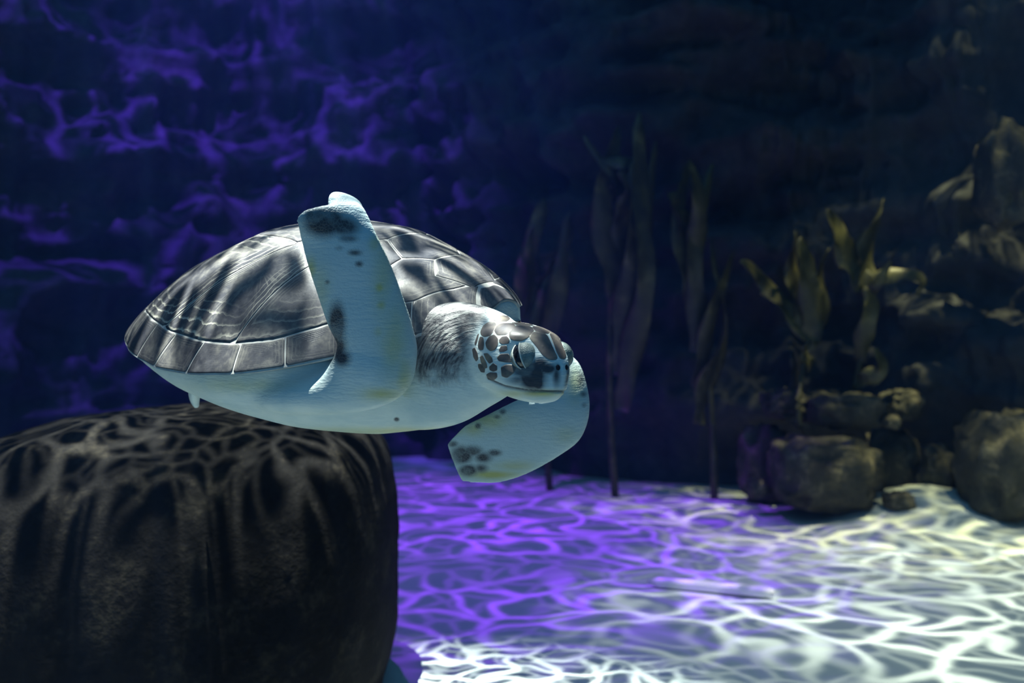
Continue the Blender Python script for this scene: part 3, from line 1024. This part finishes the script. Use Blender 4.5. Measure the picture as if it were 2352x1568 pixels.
def mat_lid():
    m = NT('eyelid'); c = m.coord(); n = m.noise(c, 120, 3); w = m.voro(c, 330)
    m.bump(m.rng(w, 0, .3, 0, 1), .25, .001)
    return m.done(m.ramp(n, [(.3, (.09, .13, .13)), (.7, (.27, .32, .29))]), .5, .4)


M_LID = mat_lid()


def sph(c, r, ax, side, fwd, lo0, lo1, n=22, m=18, thick=.0):
    """wedge of a sphere between two longitudes about the axis ax; fwd is longitude 0 direction, side = 90 deg"""
    lo = np.linspace(lo0, lo1, n); la = np.linspace(-math.pi / 2, math.pi / 2, m)
    V = []
    for rr_ in ((r, r - thick) if thick else (r,)):
        for a in lo:
            for b in la:
                V.append(c + rr_ * (math.sin(b) * ax + math.cos(b) * (math.cos(a) * fwd + math.sin(a) * side)))
    F_ = []
    for s_ in range(2 if thick else 1):
        o_ = s_ * n * m
        for i in range(n - 1):
            for j in range(m - 1):
                F_.append((o_ + i * m + j, o_ + (i + 1) * m + j, o_ + (i + 1) * m + j + 1, o_ + i * m + j + 1))
    if thick:
        for j in range(m - 1):
            for i in (0, n - 1): F_.append((i * m + j, i * m + j + 1, n * m + i * m + j + 1, n * m + i * m + j))
    return np.array(V), F_


for sgn in (-1, 1):
    el = np.array([.655, -.192, .078]) if sgn < 0 else np.array([.64, .225, .10]); ec = head_w(el)
    out = HEAD_R @ np.array([.42, sgn * .88, .14]); out /= np.linalg.norm(out)
    ax = HEAD_R @ np.array([-.52, -.02 * sgn, .86]); ax -= out * (ax @ out); ax /= np.linalg.norm(ax)
    fw = np.cross(ax, out)
    if fw @ HEAD_R[:, 0] < 0: fw = -fw
    r = .0205
    ve, fe = sph(ec, r * .95, ax, fw, out, -1.5, 1.5, 26, 20)
    e = child('eye', ve, fe, M_EYE, body)
    for lo0, lo1, edge in ((.06, 1.5, .06), (-1.5, -.56, -.56)):
        v1, f1 = sph(ec, r, ax, fw, out, lo0, lo1, 18, 20, .002)
        child('eyelid', v1, f1, M_LID, body)
        b_ = np.linspace(-1.25, 1.25, 26)
        arc = np.array([ec + r * 1.0 * (math.sin(t) * ax + math.cos(t) * (math.cos(edge) * out + math.sin(edge) * fw)) for t in b_])
        v1, f1 = tube(arc, .0009 * np.cos(b_) ** .5 + .0002, 8)
        child('eyelid_rim', v1, f1, M_RIM, body)
    nl = head_w((.968, sgn * .05, .043)); h, nr, _, _ = bvh.find_nearest(Vector(nl))
    bm = bmesh.new(); bmesh.ops.create_uvsphere(bm, u_segments=14, v_segments=10, radius=1)
    vv = np.array([x.co[:] for x in bm.verts]) * np.array([.0035, .0035, .0046]) + np.array(h[:]); ff = [[x.index for x in q.verts] for q in bm.faces]; bm.free()
    child('nostril', vv, ff, M_NOST, body)

# ------------------------------------------------------------------ water filling the tank
bm = bmesh.new(); bmesh.ops.create_cube(bm, size=1)
me = bpy.data.meshes.new('water'); bm.to_mesh(me); bm.free()
wm = bpy.data.materials.new('water'); wm.use_nodes = True
nt = wm.node_tree; nt.nodes.remove(nt.nodes['Principled BSDF'])
vsn = nt.nodes.new('ShaderNodeVolumeScatter'); vsn.inputs['Color'].default_value = (.10, .30, .9, 1); vsn.inputs['Density'].default_value = .012; vsn.inputs['Anisotropy'].default_value = .3
nt.links.new(vsn.outputs[0], nt.nodes['Material Output'].inputs['Volume'])
water = obj('water', me, wm); water.location = (-.5, 4, 2.7); water.scale = (12.5, 11.5, 6.0)
tag(water, 'clear blue water filling the tank', 'water', kind='stuff')
